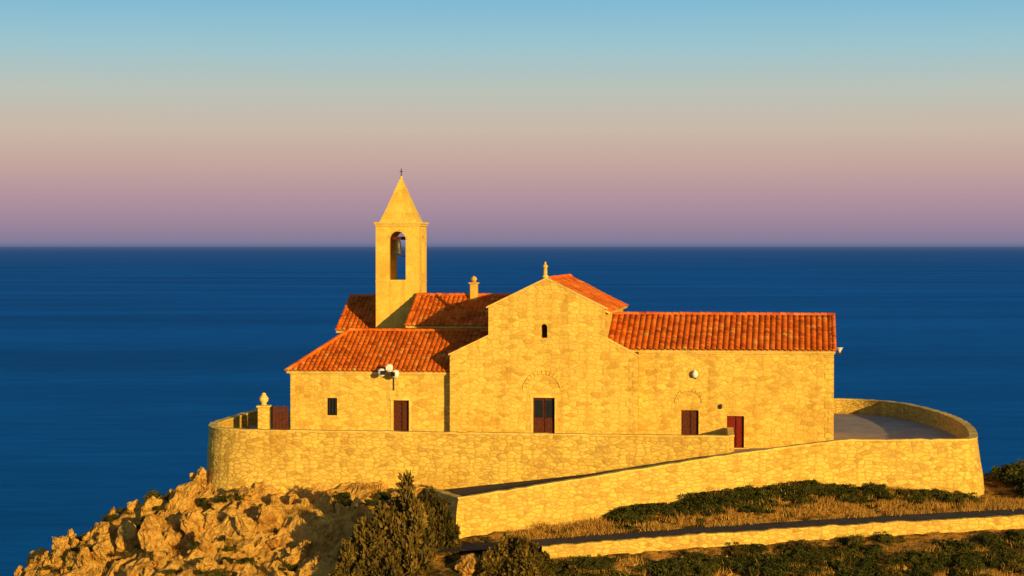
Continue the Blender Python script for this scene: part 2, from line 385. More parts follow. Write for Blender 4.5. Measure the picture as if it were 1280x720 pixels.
# ---- bell tower
tx0,tx1,ty0,ty1=-11.15,-8.10,11.8,14.6; tcx=(tx0+tx1)/2; tcy=(ty0+ty1)/2
box('tower_shaft',tx0,tx1,ty0,ty1,-1,9.2,M_plaster,ch)
box('tower_sill',tx0-0.03,tx1+0.03,ty0-0.03,ty1+0.03,9.2,9.28,M_trim,ch,0.02)
panel('belfry_front',rect(tx0,tx1,9.28,13.0),[archpoly(tcx,1.16,9.35,12.1)],ty0,0.4,M_plaster,ch)
panel('belfry_back',rect(tx0,tx1,9.28,13.0),[archpoly(tcx,1.16,9.35,12.1)],ty1-0.4,0.4,M_plaster,ch)
for nm,xx in (('belfry_side_l',tx0),('belfry_side_r',tx1-0.4)):
    o=panel(nm,rect(-(ty1-0.402)+0,-(ty0+0.402),9.28,13.0),[archpoly(-tcy,0.8,9.8,12.0)],0,0.4,M_plaster,ch)
    o.data.transform(Matrix.Rotation(math.radians(-90),4,'Z')); o.data.transform(Matrix.Translation((xx,0,0)))
    ys=[v.co.y for v in o.data.vertices]
    if max(ys)<0:
        for v in o.data.vertices: v.co.y=-v.co.y
        o.data.flip_normals()
vouss('belfry_arch_trim',tcx,12.1,0.59,0.74,9,ty0,parent=ch)
box('belfry_ceiling',tx0+.02,tx1-.02,ty0+.02,ty1-.02,13.002,13.05,M_plaster,ch)
box('tower_cornice_lower',tx0-0.08,tx1+0.08,ty0-0.08,ty1+0.08,13.05,13.18,M_trim,ch,0.03)
box('tower_cornice_upper',tx0-0.15,tx1+0.15,ty0-0.15,ty1+0.15,13.18,13.33,M_trim,ch,0.04)
i0=0.22
sp=[(tx0+i0,ty0+i0,13.33),(tx1-i0,ty0+i0,13.33),(tx1-i0,ty1-i0,13.33),(tx0+i0,ty1-i0,13.33)]
k=0.66
mid=[(tcx+(x-tcx)*k,tcy+(y-tcy)*k,14.35) for x,y,z in sp]; top=[(tcx+(x-tcx)*0.06,tcy+(y-tcy)*0.06,16.35) for x,y,z in sp]
vv=sp+mid+top; ff=[]
for r in range(2):
    for q in range(4): ff.append((r*4+q,r*4+(q+1)%4,r*4+4+(q+1)%4,r*4+4+q))
ff.append((8,9,10,11))
obj_from('spire',vv,ff,M_plaster,ch)
lathe('spire_ball',[(0.0,0),(0.09,0.04),(0.12,0.12),(0.09,0.2),(0.0,0.24)],M_trim,ch,(tcx,tcy,16.3),10)
box('cross_post',tcx-0.03,tcx+0.03,tcy-0.025,tcy+0.025,16.5,17.05,M_iron,ch)
box('cross_arm',tcx-0.12,tcx+0.12,tcy-0.02,tcy+0.02,16.82,16.87,M_iron,ch)
lathe('bell',[(0.0,0.95),(0.1,0.93),(0.17,0.85),(0.2,0.6),(0.24,0.35),(0.33,0.1),(0.38,0.0),(0.34,0.0),(0.0,0.3)],M_bronze,ch,(tcx-0.05,ty0+0.55,11.15),20)
box('bell_yoke',tcx-0.45,tcx+0.45,ty0+0.45,ty0+0.65,12.1,12.32,M_wood,ch,0.03)
box('bell_beam',tcx-0.6,tcx+0.6,ty0+0.5,ty0+0.6,10.95,11.02,M_iron,ch)
lathe('bell_clapper',[(0.02,0.5),(0.02,0.05),(0.07,0.0),(0.06,-0.1),(0,-0.12)],M_iron,ch,(tcx-0.05,ty0+0.55,11.1),8)

# ---- wall fixtures
def LW(lx,ly,z):
    c,s=math.cos(TH),math.sin(TH); return (lx*c-ly*s,128+lx*s+ly*c,z)
fl=empty('floodlight_cluster',LW(-7.75,0.3,3.72),TH); fl.scale=(1.3,1.3,1.3)
box('bracket',-0.04,0.04,-0.6,0.0,-0.05,0.03,M_iron,fl)
box('crossbar',-0.42,0.42,-0.58,-0.52,0.0,0.05,M_iron,fl)
for k,(dx,rz,dz) in enumerate(((-0.36,0.6,0.0),(0.02,0.0,0.22),(0.33,-0.5,-0.06))):
    hz=empty('head_%d'%k,(dx,-0.6,dz),rz,fl)
    lathe('housing_%d'%k,[(0.05,-0.2),(0.14,-0.16),(0.19,0.0),(0.17,0.14),(0.06,0.2)],M_white,hz,(0,0,0),12)
    box('lens_%d'%k,-0.13,0.13,-0.21,-0.19,-0.10,0.10,M_glass if k!=1 else M_white,hz,0.02)
    box('stem_%d'%k,-0.02,0.02,0.1,0.16,-0.17,0.1,M_iron,hz)
box('conduit',0.1,0.15,-0.05,-0.0,-0.9,0.0,M_iron,fl)
wl=empty('wall_lamp',LW(11.42,0.3,3.75),TH); wl.scale=(0.8,0.8,0.8)
box('plate',-0.08,0.08,-0.04,-0.0,-0.4,0.1,M_iron,wl,0.01)
lathe('globe',[(0,-0.3),(0.17,-0.22),(0.25,0),(0.17,0.2),(0,0.28)],M_white,wl,(0,-0.27,0),14)
lathe('cap',[(0.24,0.16),(0.05,0.32),(0,0.34)],M_white,wl,(0,-0.27,0),12)
wl2=empty('wall_lamp',LW(13.0,0.3,1.75),TH); wl2.scale=(0.5,0.5,0.5)
box('plate',-0.08,0.08,-0.04,-0.0,-0.3,0.3,M_iron,wl2,0.01); lathe('lantern',[(0.05,-0.3),(0.16,-0.2),(0.2,0.15),(0.05,0.3)],M_iron,wl2,(0,-0.25,0),8)
ls=empty('loudspeaker_bracket',LW(19.9,0.9,5.2),TH)
box('arm',0,0.42,-0.03,0.03,-0.1,-0.04,M_iron,ls)
lathe('horn',[(0.05,0),(0.08,0.1),(0.2,0.3),(0.22,0.32)],M_white,ls,(0.36,0,-0.1),12)
box('driver',0.28,0.44,-0.08,0.08,-0.28,-0.1,M_iron,ls,0.02)
gt=empty('wooden_gate',(-14.75,130.4,-0.3),0.0)
for k in range(5): box('slat_%d'%k,-0.5+k*0.2,-0.32+k*0.2,-0.03,0.03,0.05,1.75+0.05*(k%2),M_wood,gt,0.01)
for k in range(2): box('rail_%d'%k,-0.5,0.5,0.032,0.08,0.35+k*0.9,0.45+k*0.9,M_wood,gt,0.01)

# ------------------------------------------------------------------ site walls
def catmull(P,n=6):
    out=[]; Q=[P[0]]+P+[P[-1]]
    for i in range(1,len(Q)-2):
        p0,p1,p2,p3=[np.array(q,float) for q in Q[i-1:i+3]]
        for k in range(n):
            t=k/n; out.append(tuple(0.5*((2*p1)+(-p0+p2)*t+(2*p0-5*p1+4*p2-p3)*t*t+(-p0+3*p1-3*p2+p3)*t**3)))
    out.append(tuple(P[-1])); return out
def resample(P,step):
    out=[P[0]]
    for a,b in zip(P[:-1],P[1:]):
        L=math.dist(a[:2],b[:2]); n=max(1,int(L/step))
        for k in range(1,n+1): out.append(tuple(a[i]+(b[i]-a[i])*k/n for i in range(len(a))))
    return out
def site_wall(name,path,thick,batter,mat,cap=True,rough=0.03,capt=0.09,topj=0.0):
    root=empty(name,(path[0][0],path[0][1],0)); ox,oy=path[0][0],path[0][1]
    P=[(p[0],p[1],p[2]+topj*(noise.noise(Vector((p[0]*1.3,p[1]*1.3,3)))+0.5*noise.noise(Vector((p[0]*4,p[1]*4,6)))),p[3]) for p in path]; n=len(P); nor=[]
    for i in range(n):
        a=P[max(0,i-1)];b_=P[i];c=P[min(n-1,i+1)]
        d1=Vector((b_[0]-a[0],b_[1]-a[1])); d2=Vector((c[0]-b_[0],c[1]-b_[1]))
        if d1.length<1e-6:d1=d2
        if d2.length<1e-6:d2=d1
        d1.normalize();d2.normalize()
        n1=Vector((d1.y,-d1.x));n2=Vector((d2.y,-d2.x)); m=(n1+n2).normalized(); m/=max(0.5,m.dot(n1)); nor.append(m)
    verts=[];faces=[]; R=9
    for i,p in enumerate(P):
        m=nor[i]; H_=p[2]-p[3]
        for k in range(R):
            t=k/(R-1); z=p[3]+H_*t
            off=thick/2+batter*(p[2]-z)
            w=rough*(2*noise.noise(Vector((p[0]*0.6,p[1]*0.6,z*0.8)))+1.0*noise.noise(Vector((p[0]*1.7,p[1]*1.7,z*2)))) if 0<k<R-1 else 0
            off+=w
            verts.append((p[0]-ox+m.x*off,p[1]-oy+m.y*off,z))
        for k in range(2):
            z=p[2] if k==0 else p[3]
            verts.append((p[0]-ox-m.x*thick/2,p[1]-oy-m.y*thick/2,z))
    S=R+2
    for i in range(n-1):
        for k in range(S):
            k2=(k+1)%S; faces.append((i*S+k,(i+1)*S+k,(i+1)*S+k2,i*S+k2))
    faces.append(tuple(range(S))); faces.append(tuple(range((n-1)*S,n*S))[::-1])
    obj_from('masonry',verts,faces,mat,root)
    if cap:
        cv=[];cf=[]
        for i,p in enumerate(P):
            m=nor[i]; j=0.03*noise.noise(Vector((p[0]*2.1,p[1]*2.1,5)))*2
            for s,z in((1,0.004),(1,capt+j),(-1,capt+j),(-1,0.004)):
                o=thick/2+0.035
                cv.append((p[0]-ox+m.x*o*s,p[1]-oy+m.y*o*s,p[2]+z))
        for i in range(n-1):
            for k in range(4):
                k2=(k+1)%4; cf.append((i*4+k,(i+1)*4+k,(i+1)*4+k2,i*4+k2))
        cf.append((0,1,2,3)); cf.append(tuple(range(4*n-4,4*n))[::-1])
        obj_from('coping',cv,cf,M_trim,root)
    return root
up=catmull([(-16.9,143),(-17.6,138),(-18.4,132.5),(-18.75,128.6),(-18.2,126.0),(-16.4,124.6),(-13.5,124.0)],7)
up=[(x,y,0.44,-4.6) for x,y in up]
up+=[(x,y,0.44,zb) for x,y,zb in ((-5,122.8,-4.6),(3,121.6,-3.8),(12.8,120.25,-1.8))]
up=resample(up,0.5)
site_wall('terrace_retaining_wall',up,0.45,0.06,M_rubble,rough=0.04)
site_wall('terrace_end_wall',resample([(12.95,120.75,0.40,-1.8),(13.45,126.0,0.40,-1.8)],0.5),0.3,0.0,M_rubble)
rw=[(-4.9,119.8,-2.55,-6),(-2.85,114.1,-2.42,-6.2),(4.8,115.3,-1.35,-6),(12.5,116.5,-0.24,-5),(19.0,117.9,0.44,-5)]
rc=catmull([(25.6,118.1),(26.5,118.5),(27.2,120.5),(28.2,126),(28.8,132),(28.7,139),(27.8,145),(26.0,148.4),(23.0,150),(18,151)],7)
rw=rw+[(x,y,0.44,-5.5) for x,y in rc]
site_wall('ramp_retaining_wall',resample(rw,0.5),0.42,0.13,M_rubble,rough=0.045)
def roadline(x):
    t=(x-1.5)/26.5
    return 109.8+1.9*t, -4.45+1.42*t+0.10*math.sin(min(max(t,0),1)*math.pi)
rl=[(x,roadline(x)[0],roadline(x)[1],roadline(x)[1]-1.8) for x in np.arange(1.6,46,0.3)]
site_wall('roadside_low_wall',rl,0.4,0.03,M_rubble,False,0.035,0.06,0.09)
pr=empty('stone_pier',(-15.75,129.8,-0.3))
box('shaft',-0.36,0.36,-0.36,0.36,-1,1.75,M_rubble,pr,0.04)
box('cap',-0.44,0.44,-0.44,0.44,1.75,1.87,M_trim,pr,0.03)
lathe('urn',[(0,0),(0.22,0.03),(0.14,0.12),(0.28,0.3),(0.30,0.45),(0.2,0.6),(0.12,0.68),(0.15,0.74),(0,0.82)],M_trim,pr,(0,0,1.87),12)

# ------------------------------------------------------------------ floors, ramp, road
def floor(name,poly,zf,mat):
    bm=bmesh.new(); vs=[bm.verts.new((x,y,zf(x,y))) for x,y in poly]; bm.faces.new(vs)
    bmesh.ops.triangulate(bm,faces=bm.faces[:]); bmesh.ops.recalc_face_normals(bm,faces=bm.faces[:])
    me=bpy.data.meshes.new(name); bm.to_mesh(me); bm.free(); me.materials.append(mat)
    if me.polygons[0].normal.z<0: me.flip_normals()
    o=bpy.data.objects.new(name,me); COL.objects.link(o); return o
floor('terrace_pavement',[(-18.5,128.6),(-18,126.2),(-16.3,124.7),(-13.5,124.1),(12.9,120.4),(13.5,126.4),(14.5,152),(-16,150),(-16.9,143),(-18.2,133)],lambda x,y:-0.3,M_terr)
pz=lambda x:-0.85 if x<13.2 else (-0.85+0.3*(x-13.2)/6 if x<19.2 else -0.55)
poly=[(12.6,116.8),(13.2,116.85),(19.2,118.1),(25.6,118.3),(26.4,118.7),(27.1,120.6),(28.1,126),(28.7,132),(28.6,139),(27.7,145),(25.9,148.3),(23,149.8),(18,150.8),(14.55,151),(13.55,126.4),(12.98,120.4)]
floor('plaza_pavement',poly,lambda x,y:pz(x),M_pave)
vs=[];fs=[]
for i,x in enumerate(np.arange(-9,12.7,0.6)):
    z=-0.85-(12.6-x)*0.122 if x>-3 else -0.85-15.6*0.122-(-3-x)*0.12
    yf=114.2+ (x+2.7)*0.158 if x>-2.8 else 114.2+(-2.8-x)*1.0
    yb=122.9-0.139*(x+5)
    if x<-5: yf=118.5
    vs+=[(x,yf,z),(x,yb,z)]
n=len(vs)//2
fs=[(2*i,2*i+2,2*i+3,2*i+1) for i in range(n-1)]
obj_from('ramp_road',vs,fs,M_asph)
vs=[];
xs=np.arange(-6,60,1.0)
for x in xs:
    y,z=roadline(x); vs+=[(x,y+0.15,z-0.03),(x,y+2.4,z+0.02)]
obj_from('lower_road',vs,[(2*i,2*i+2,2*i+3,2*i+1) for i in range(len(xs)-1)],M_asph)

# ------------------------------------------------------------------ terrain
CP=[(-19.4,124.5,-3.3),(-15,123.3,-3.1),(-10,122.4,-3.0),(-6,121.5,-2.8),(-19.8,130,-3.8),
(-22,124,-4.3),(-25,123,-5.6),(-30,122,-8.6),(-36,121,-14),(-45,120,-25),(-60,120,-45),
(-20,137,-5.5),(-22,145,-9),(-30,140,-17),(-45,150,-40),(-26,132,-8.5),
(-22,116,-6.9),(-17,115,-5.9),(-12,116,-5.0),(-17,119,-4.5),(-15,112,-6.9),(-15,105,-10.0),(-25,112,-9.5),(-35,112,-15),(-22,105,-12),
(-2.9,113.6,-4.6),(-5.2,117,-4.0),(-6,112,-5.6),(-6,106,-7.6),(0,107,-6.2),(-2,110,-5.1),
(5,114.5,-3.75),(8,115,-3.05),(12,115.9,-2.35),(16,116.6,-2.0),(22,117.0,-2.4),(26.5,117.3,-3.0),(29.5,119,-2.8),(31,116,-3.1),
(30.5,124,-2.4),(34,125,-3.2),(31.5,135,-5),(36,145,-11),(50,120,-12),(45,110,-9),(60,130,-30),
(28,107.5,-4.8),(20,106,-5.5),(12,106,-5.9),(5,105,-7),(0,100,-9.5),(20,98,-9.5),(30,98,-10),(-15,98,-13.5),(0,85,-18),(-20,85,-22),(25,85,-18),(45,90,-20),
(0,130,-1.8),(10,130,-1.8),(-10,130,-1.8),(-15,138,-2),(10,145,-1.8),(24,135,-1.8),(24,145,-2),(0,147,-1.8),(22,124,-1.8),(5,118.7,-3.3),(0,118,-3.6),(10,118.5,-2.6),
(0,157,-5),(20,158,-6),(0,170,-16),(0,200,-45),(30,175,-25),(-25,165,-28),(28,155,-7),(-18,152,-7),(60,180,-50),(-60,180,-70),(80,100,-40),(-50,90,-40),(0,60,-34),(40,60,-36),(-40,60,-44)]
for x in np.arange(-4,40,4.0):
    y,z=roadline(x); CP+=[(x,y+1.5,z-0.15),(x,y-0.7,z-0.85),(x,y+3.2,z+0.12)]
C=np.array(CP); D=np.hypot(C[:,None,0]-C[None,:,0],C[:,None,1]-C[None,:,1])
A=np.block([[D,np.ones((len(C),1)),C[:,:2]],[np.ones((1,len(C))),np.zeros((1,3))],[C[:,:2].T,np.zeros((2,3))]])
W=np.linalg.solve(A,np.concatenate([C[:,2],[0,0,0]]))
def Hbase(x,y):
    d=np.hypot(C[:,0]-x,C[:,1]-y); z=float(d@W[:-3]+W[-3]+W[-2]*x+W[-1]*y)
    r=math.hypot(x-3,y-125)
    if r>50: z-= (r-50)*0.9
    return z
innerA=[(p[0],p[1]) for p in up]+[(12.98,120.4),(13.5,151),(-16,150)]
innerB=[(p[0],p[1]) for p in rw]+[(12.9,151),(12.9,120.3),(-4.5,122.7)]
def rockmask(x,y):
    m=min(1,max(0,(-3.5-x)/4)); 
    if x>29.5: m=max(m,0.3)
    return m
def H(x,y,detail=True):
    z=Hbase(x,y)
    if detail:
        m=rockmask(x,y)
        r=noise.ridged_multi_fractal(Vector((x*0.30+0.5*noise.noise(Vector((x*.4,y*.4,1))),y*0.30,3.3)),0.75,2.2,6,1.0,2.0)
        r2=noise.cell_vector(Vector((x*0.9+noise.noise(Vector((x*.9,y*.9,4))),y*0.9+noise.noise(Vector((x*.9,y*.9,8))),1))).x
        z+= m*((r-1.3)*0.85+0.45*(r2-0.5)+0.3*noise.noise(Vector((x*1.1,y*1.1,7))))
        z+= (1-m)*0.16*noise.fractal(Vector((x*0.8,y*0.8,1)),1.0,2.0,4)
        z+= (0.04+0.08*m)*noise.noise(Vector((x*4,y*4,0)))
    ry,rz=roadline(x)
    if x>-6:
        t=y-ry
        if -0.1<t<2.6: z=min(z,rz-0.14)
        elif -2.0<t<=-0.1: z=min(z,rz-0.7)
        elif 2.6<=t<3.4: z=min(z,rz+0.05)
    if inpoly(x,y,innerA): z=min(z,-1.4)
    elif inpoly(x,y,innerB): 
        rs=-0.85-(12.6-x)*0.122-0.25 if x<12.6 else -1.3
        z=min(z,rs)
    return max(z,-85)
def axis(lo,hi,clo,chi,fine,coarse):
    a=[clo]; 
    while a[-1]<chi: a.append(a[-1]+fine)
    s=fine; 
    while a[-1]<hi: s=min(coarse,s*1.12); a.append(a[-1]+s)
    s=fine; b=[]; x=clo
    while x>lo: s=min(coarse,s*1.12); x-=s; b.append(x)
    return b[::-1]+a
X=axis(-130,140,-34,33,0.22,6); Y=axis(30,260,104,126,0.22,6)
verts=[];faces=[]
for y in Y:
    for x in X: verts.append((x,y,H(x,y)))
nx=len(X)
for j in range(len(Y)-1):
    for i in range(nx-1):
        a=j*nx+i; faces.append((a,a+1,a+nx+1,a+nx))
terr=obj_from('hillside_terrain',verts,faces,M_ground,None,False)
terr.data.materials.append(M_rock)
mi=[];sm=[]
for p in terr.data.polygons:
    c=p.center; k_=1 if rockmask(c.x,c.y)+0.5*noise.noise(Vector((c.x*0.5,c.y*0.5,9)))>0.55 or c.z<-30 else 0
    mi.append(k_); sm.append(k_==0)
terr.data.polygons.foreach_set('material_index',mi); terr.data.polygons.foreach_set('use_smooth',sm)

# ------------------------------------------------------------------ rocks
def rock_mesh(seed):
    r=random.Random(seed)
    bm=bmesh.new(); bmesh.ops.create_icosphere(bm,subdivisions=4,radius=1)
    planes=[(Vector((r.gauss(0,1),r.gauss(0,1),r.gauss(0,0.8))).normalized(),r.uniform(0.35,0.8)) for _ in range(16)]
    off=Vector((seed*3.1,seed*1.7,0))
    for v in bm.verts:
        c0=v.co.copy()
        v.co+=c0*(0.30*noise.noise(c0*1.6+off))
        for n_,d in planes:
            t=v.co.dot(n_)
            if t>d: v.co-=n_*(t-d)
        cv=noise.cell_vector(v.co*3.2+off+Vector((noise.noise(c0*3),noise.noise(c0*3+off),0)))
        v.co+=c0*(0.13*(cv.x-0.5)+0.12*noise.noise(v.co*5+off)+0.07*noise.noise(v.co*12+off))
    me=bpy.data.meshes.new('boulder_mesh'); bm.to_mesh(me); bm.free(); me.materials.append(M_rock); return me
RM=[rock_mesh(s) for s in range(10)]
rocks=empty('rocky_outcrop')
def put_rock(x,y,s,zs=0.9,sink=0.35,parent=rocks):
    o=bpy.data.objects.new('boulder',random.choice(RM)); COL.objects.link(o); o.parent=parent
    o.location=(x,y,H(x,y)+s*(0.5-sink)*zs); o.scale=(s*random.uniform(.7,1.35),s*random.uniform(.7,1.2),s*zs*random.uniform(.75,1.4))
    o.rotation_euler=(random.uniform(-.6,.6),random.uniform(-.6,.6),random.uniform(0,6.28))
cnt=0
while cnt<520:
    x=random.uniform(-33,-5); y=random.uniform(104,128)
    if x>-19 and y>122.2: continue
    if inpoly(x,y,innerA): continue
    if noise.noise(Vector((x*0.3,y*0.3,2)))<-0.2: continue
    s=0.16+0.75*random.random()**2.8
    put_rock(x,y,s); cnt+=1
for x,y,s in ((-19.9,121.5,1.0),(-21.5,122.5,0.9),(-18.5,118.5,1.0),(-24.5,122,0.9),(-26.5,121,0.9),(-9,118,0.9),(-7.8,116.5,1.0),(-20.5,117,1.1),(-14,118.5,.9),(-28,121,.9),(-22.5,119.5,1.1),(-17,113.5,1.1),(-12.5,112,1.0),(-19.6,122.6,1.1)):
    put_rock(x,y,s,1.15,0.25)
rk2=empty('pale_boulder'); put_rock(-2.4,108.3,0.85,1.1,0.1,rk2)
for _ in range(50): put_rock(random.uniform(-3,32),random.uniform(104,109),random.uniform(.1,.28))

# ------------------------------------------------------------------ vegetation
def leafmesh(name,seed,nclump,nleaf,leaf,mat,flat=0.65,tall=False,R=1.0):
    r=np.random.default_rng(seed)
    V=[];T=[]
    for c in range(nclump):
        th=r.uniform(0,2*math.pi); u=r.uniform(-0.15,1)
        rad=R*r.uniform(0.35,1.0)**0.6*(0.8+0.3*math.sin(3*th+seed))
        s=math.sqrt(max(0,1-u*u)); cen=np.array([rad*s*math.cos(th),rad*s*math.sin(th),rad*u*flat*r.uniform(.8,1.25)+0.12])
        if tall: cen[2]=abs(cen[2])*1.0+0.1
        cr=R*r.uniform(0.14,0.30)*(0.6 if tall else 1)
        tone=r.uniform(0.05,1.0)
        d=r.normal(size=(nleaf,3)); d/=np.linalg.norm(d,axis=1)[:,None]
        d[:,2]=np.where(d[:,2]<-0.3,-d[:,2],d[:,2])
        pos=cen+d*cr*r.uniform(0.45,1.12,size=(nleaf,1))*np.array([1,1,0.85+0.2*tall])
        a=r.normal(size=(nleaf,3))+d*0.8+np.array([0,0,0.5]); a/=np.linalg.norm(a,axis=1)[:,None]
        b=np.cross(a,r.normal(size=(nleaf,3))); b/=np.linalg.norm(b,axis=1)[:,None]
        L=leaf*r.uniform(0.6,1.5,size=(nleaf,1)); wd=L*0.5
        q=np.stack([pos,pos+a*L*0.5+b*wd*0.5,pos+a*L,pos+a*L*0.5-b*wd*0.5],axis=1)
        V.append(q.reshape(-1,3)); T.append(np.clip(tone*0.7+r.uniform(0,0.3,nleaf),0,1))
    V=np.concatenate(V); T=np.concatenate(T); nq=len(T)
    me=bpy.data.meshes.new(name); me.vertices.add(len(V)); me.vertices.foreach_set('co',V.ravel())
    me.loops.add(nq*4); me.loops.foreach_set('vertex_index',np.arange(nq*4))
    me.polygons.add(nq); me.polygons.foreach_set('loop_start',np.arange(nq)*4); me.polygons.foreach_set('loop_total',np.full(nq,4))
    me.update(); at=me.attributes.new('tone','FLOAT','FACE'); at.data.foreach_set('value',T.astype(np.float32))
    me.materials.append(mat)
    bm=bmesh.new(); bm.from_mesh(me); 
    for k in range(6):
        a=r.uniform(0,6.28); e=Vector((0.6*R*math.cos(a),0.6*R*math.sin(a),0.45*R)); s=Vector((0,0,-0.2))
        dirv=(e-s); side=dirv.cross(Vector((0,0,1))).normalized(); sd2=side.cross(dirv).normalized()
        r0,r1=0.05*R,0.015*R; ring=[]
        for p,rr in ((s,r0),(e,r1)):
            ring.append([bm.verts.new(p+side*rr*math.cos(t)+sd2*rr*math.sin(t)) for t in (0,2.1,4.2)])
        for i in range(3):
            f=bm.faces.new((ring[0][i],ring[0][(i+1)%3],ring[1][(i+1)%3],ring[1][i])); f.material_index=1
    bm.to_mesh(me); bm.free(); me.materials.append(M_bark)
    return me
SH=[leafmesh('shrub_mesh',s,46,75,0.11,M_leaf,0.6) for s in range(6)]
SHg=[leafmesh('shrub_mesh_g',20+s,40,75,0.11,M_leaf2,0.6) for s in range(3)]
veg=empty('maquis_shrubs')
def put_shrub(x,y,s,zs=1.0,lib=None,parent=veg,dz=0):
    if inpoly(x,y,innerA) or inpoly(x,y,innerB): return
    o=bpy.data.objects.new('shrub',random.choice(lib or SH)); COL.objects.link(o); o.parent=parent
    o.location=(x,y,H(x,y,True)-0.08*s+dz); o.scale=(s*random.uniform(.85,1.35),s*random.uniform(.85,1.15),s*zs*random.uniform(.8,1.2)); o.rotation_euler=(0,0,random.uniform(0,6.28))
k=0
while k<170:
    x=random.uniform(6,27.5) if random.random()<0.7 else random.uniform(6,19); yw=115.3+(x-4.8)*0.17 if x<19 else 117.7
    y=yw-0.6-abs(random.gauss(0,0.8))
    if y<roadline(x)[0]+3.2: continue
    if x>21 and random.random()<0.35: k+=1; continue
    put_shrub(x,y,random.uniform(0.45,0.95),0.75); k+=1
k=0
while k<400:
    x=random.uniform(1,33); y=random.uniform(102.5,108.9+0.07*x)
    if noise.noise(Vector((x*0.22,y*0.3,11)))<-0.30: continue
    put_shrub(x,y,random.uniform(0.45,1.0)*(0.75 if y>roadline(x)[0]-2 else 1),0.75,SH if random.random()<.85 else SHg); k+=1
for _ in range(100):
    x=random.uniform(29.3,40); y=random.uniform(113.2,130)
    put_shrub(x,y,random.uniform(0.8,1.5),0.95)
k=0
while k<150:
    x=random.uniform(-32,-4); y=random.uniform(104,126)
    if x>-19 and y>122.3: continue
    if noise.noise(Vector((x*0.25,y*0.25,21)))<-0.03: continue
    put_shrub(x,y,random.uniform(0.25,0.75),0.8,SHg+SH); k+=1
for x,y,s in ((-20.2,123.5,0.8),(-21.6,124.2,0.7),(-23.4,123.7,0.7),(-17,121.8,0.7),(-16,121.5,.7),(-18.6,122.4,.7),(-5.2,120.6,.8),(-4.2,120.8,.7),(-6.5,120.8,0.6),(-3.6,120.9,.5),(-30,121,.8),(-31.5,120,1.0),(-10,120.8,.6),(-8.4,119.5,.7),(-6.5,119,.6),(-7.5,121,.7),(-2,120.6,.4)):
    put_shrub(x,y,s,0.8)
BIG=[leafmesh('juniper_crown',50+s,190,110,0.13,M_leaf2,1.0,True,1.0) for s in range(2)]
def big(x,y,s,zs,i):
    o=bpy.data.objects.new('juniper_bush',BIG[i]); COL.objects.link(o); o.location=(x,y,H(x,y)-0.3); o.scale=(s,s,s*zs); o.rotation_euler=(0,0,random.uniform(0,6))
big(-6.0,110.4,2.1,1.6,0); big(-7.9,110.9,1.6,1.45,1); big(-4.4,110.9,1.4,1.85,1); big(-6.8,109.3,1.5,1.3,0); big(0.1,107.6,1.6,1.2,1); big(1.3,108.0,1.0,1.3,0); big(-9.0,109.5,1.1,1.1,0)
def grassmesh(seed):
    r=np.random.default_rng(seed); V=[];F=[];T=[]
    for k in range(150):
        p=r.normal(size=2)*0.35; h=r.uniform(0.10,0.28); d=r.normal(size=2)*0.10; w=0.014
        a=r.uniform(0,6.28); wx,wy=w*math.cos(a),w*math.sin(a); b=len(V)
        V+=[(p[0]-wx,p[1]-wy,-0.08),(p[0]+wx,p[1]+wy,-0.08),(p[0]+d[0],p[1]+d[1],h)]; F.append((b,b+1,b+2)); T.append(r.uniform(0,1))
    me=bpy.data.meshes.new('grass_tuft'); me.from_pydata(V,[],F); at=me.attributes.new('tone','FLOAT','FACE'); at.data.foreach_set('value',T); me.materials.append(M_grass); return me
GM=[grassmesh(s) for s in range(4)]
gr=empty('dry_grass')
for _ in range(850):
    if random.random()<0.55: x=random.uniform(0,30); y=random.uniform(112.6,118)
    elif random.random()<0.6: x=random.uniform(-2,33); y=random.uniform(103,109.5)
    else: x=random.uniform(-30,-3); y=random.uniform(104,124)
    if inpoly(x,y,innerA) or inpoly(x,y,innerB): continue
    if x>-6 and -0.4<y-roadline(x)[0]<2.7: continue
    if x>-19 and x<-5 and y>122.5: continue
    o=bpy.data.objects.new('grass_tuft',random.choice(GM)); COL.objects.link(o); o.parent=gr
    s=random.uniform(.7,1.3); o.location=(x,y,H(x,y)); o.scale=(s,s,s); o.rotation_euler=(0,0,random.uniform(0,6))

# ------------------------------------------------------------------ sea
SZ=-75
me_v=[(-400000,-3000,0),(400000,-3000,0),(400000,600000,0),(-400000,600000,0)]
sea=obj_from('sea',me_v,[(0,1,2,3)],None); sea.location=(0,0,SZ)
m=bpy.data.materials.new('sea_water'); m.use_nodes=True; nt=m.node_tree; nt.nodes.clear()
out=N(nt,'ShaderNodeOutputMaterial'); tc=N(nt,'ShaderNodeTexCoord').outputs['Object']
mp=N(nt,'ShaderNodeMapping'); mp.inputs['Scale'].default_value=(0.0008,0.0035,1); nt.links.new(tc,mp.inputs[0])
n1=noise_n(nt,mp.outputs[0],1.0,6,0.6,0.3)
mp2=N(nt,'ShaderNodeMapping'); mp2.inputs['Scale'].default_value=(0.02,0.06,1); nt.links.new(tc,mp2.inputs[0])
n2=noise_n(nt,mp2.outputs[0],1.0,6,0.65)
v=math_n(nt,'ADD',math_n(nt,'MULTIPLY',n1.outputs[0],0.6),math_n(nt,'MULTIPLY',n2.outputs[0],0.4))
c=ramp(nt,v,[(0.36,(0.001,0.100,0.42,1)),(0.50,(0.0015,0.140,0.58,1)),(0.64,(0.003,0.190,0.74,1))])
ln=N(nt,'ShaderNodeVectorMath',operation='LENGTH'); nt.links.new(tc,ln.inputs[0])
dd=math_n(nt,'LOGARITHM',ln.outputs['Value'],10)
hz=N(nt,'ShaderNodeMapRange'); hz.inputs['From Min'].default_value=2.6; hz.inputs['From Max'].default_value=5.2; nt.links.new(dd,hz.inputs[0])
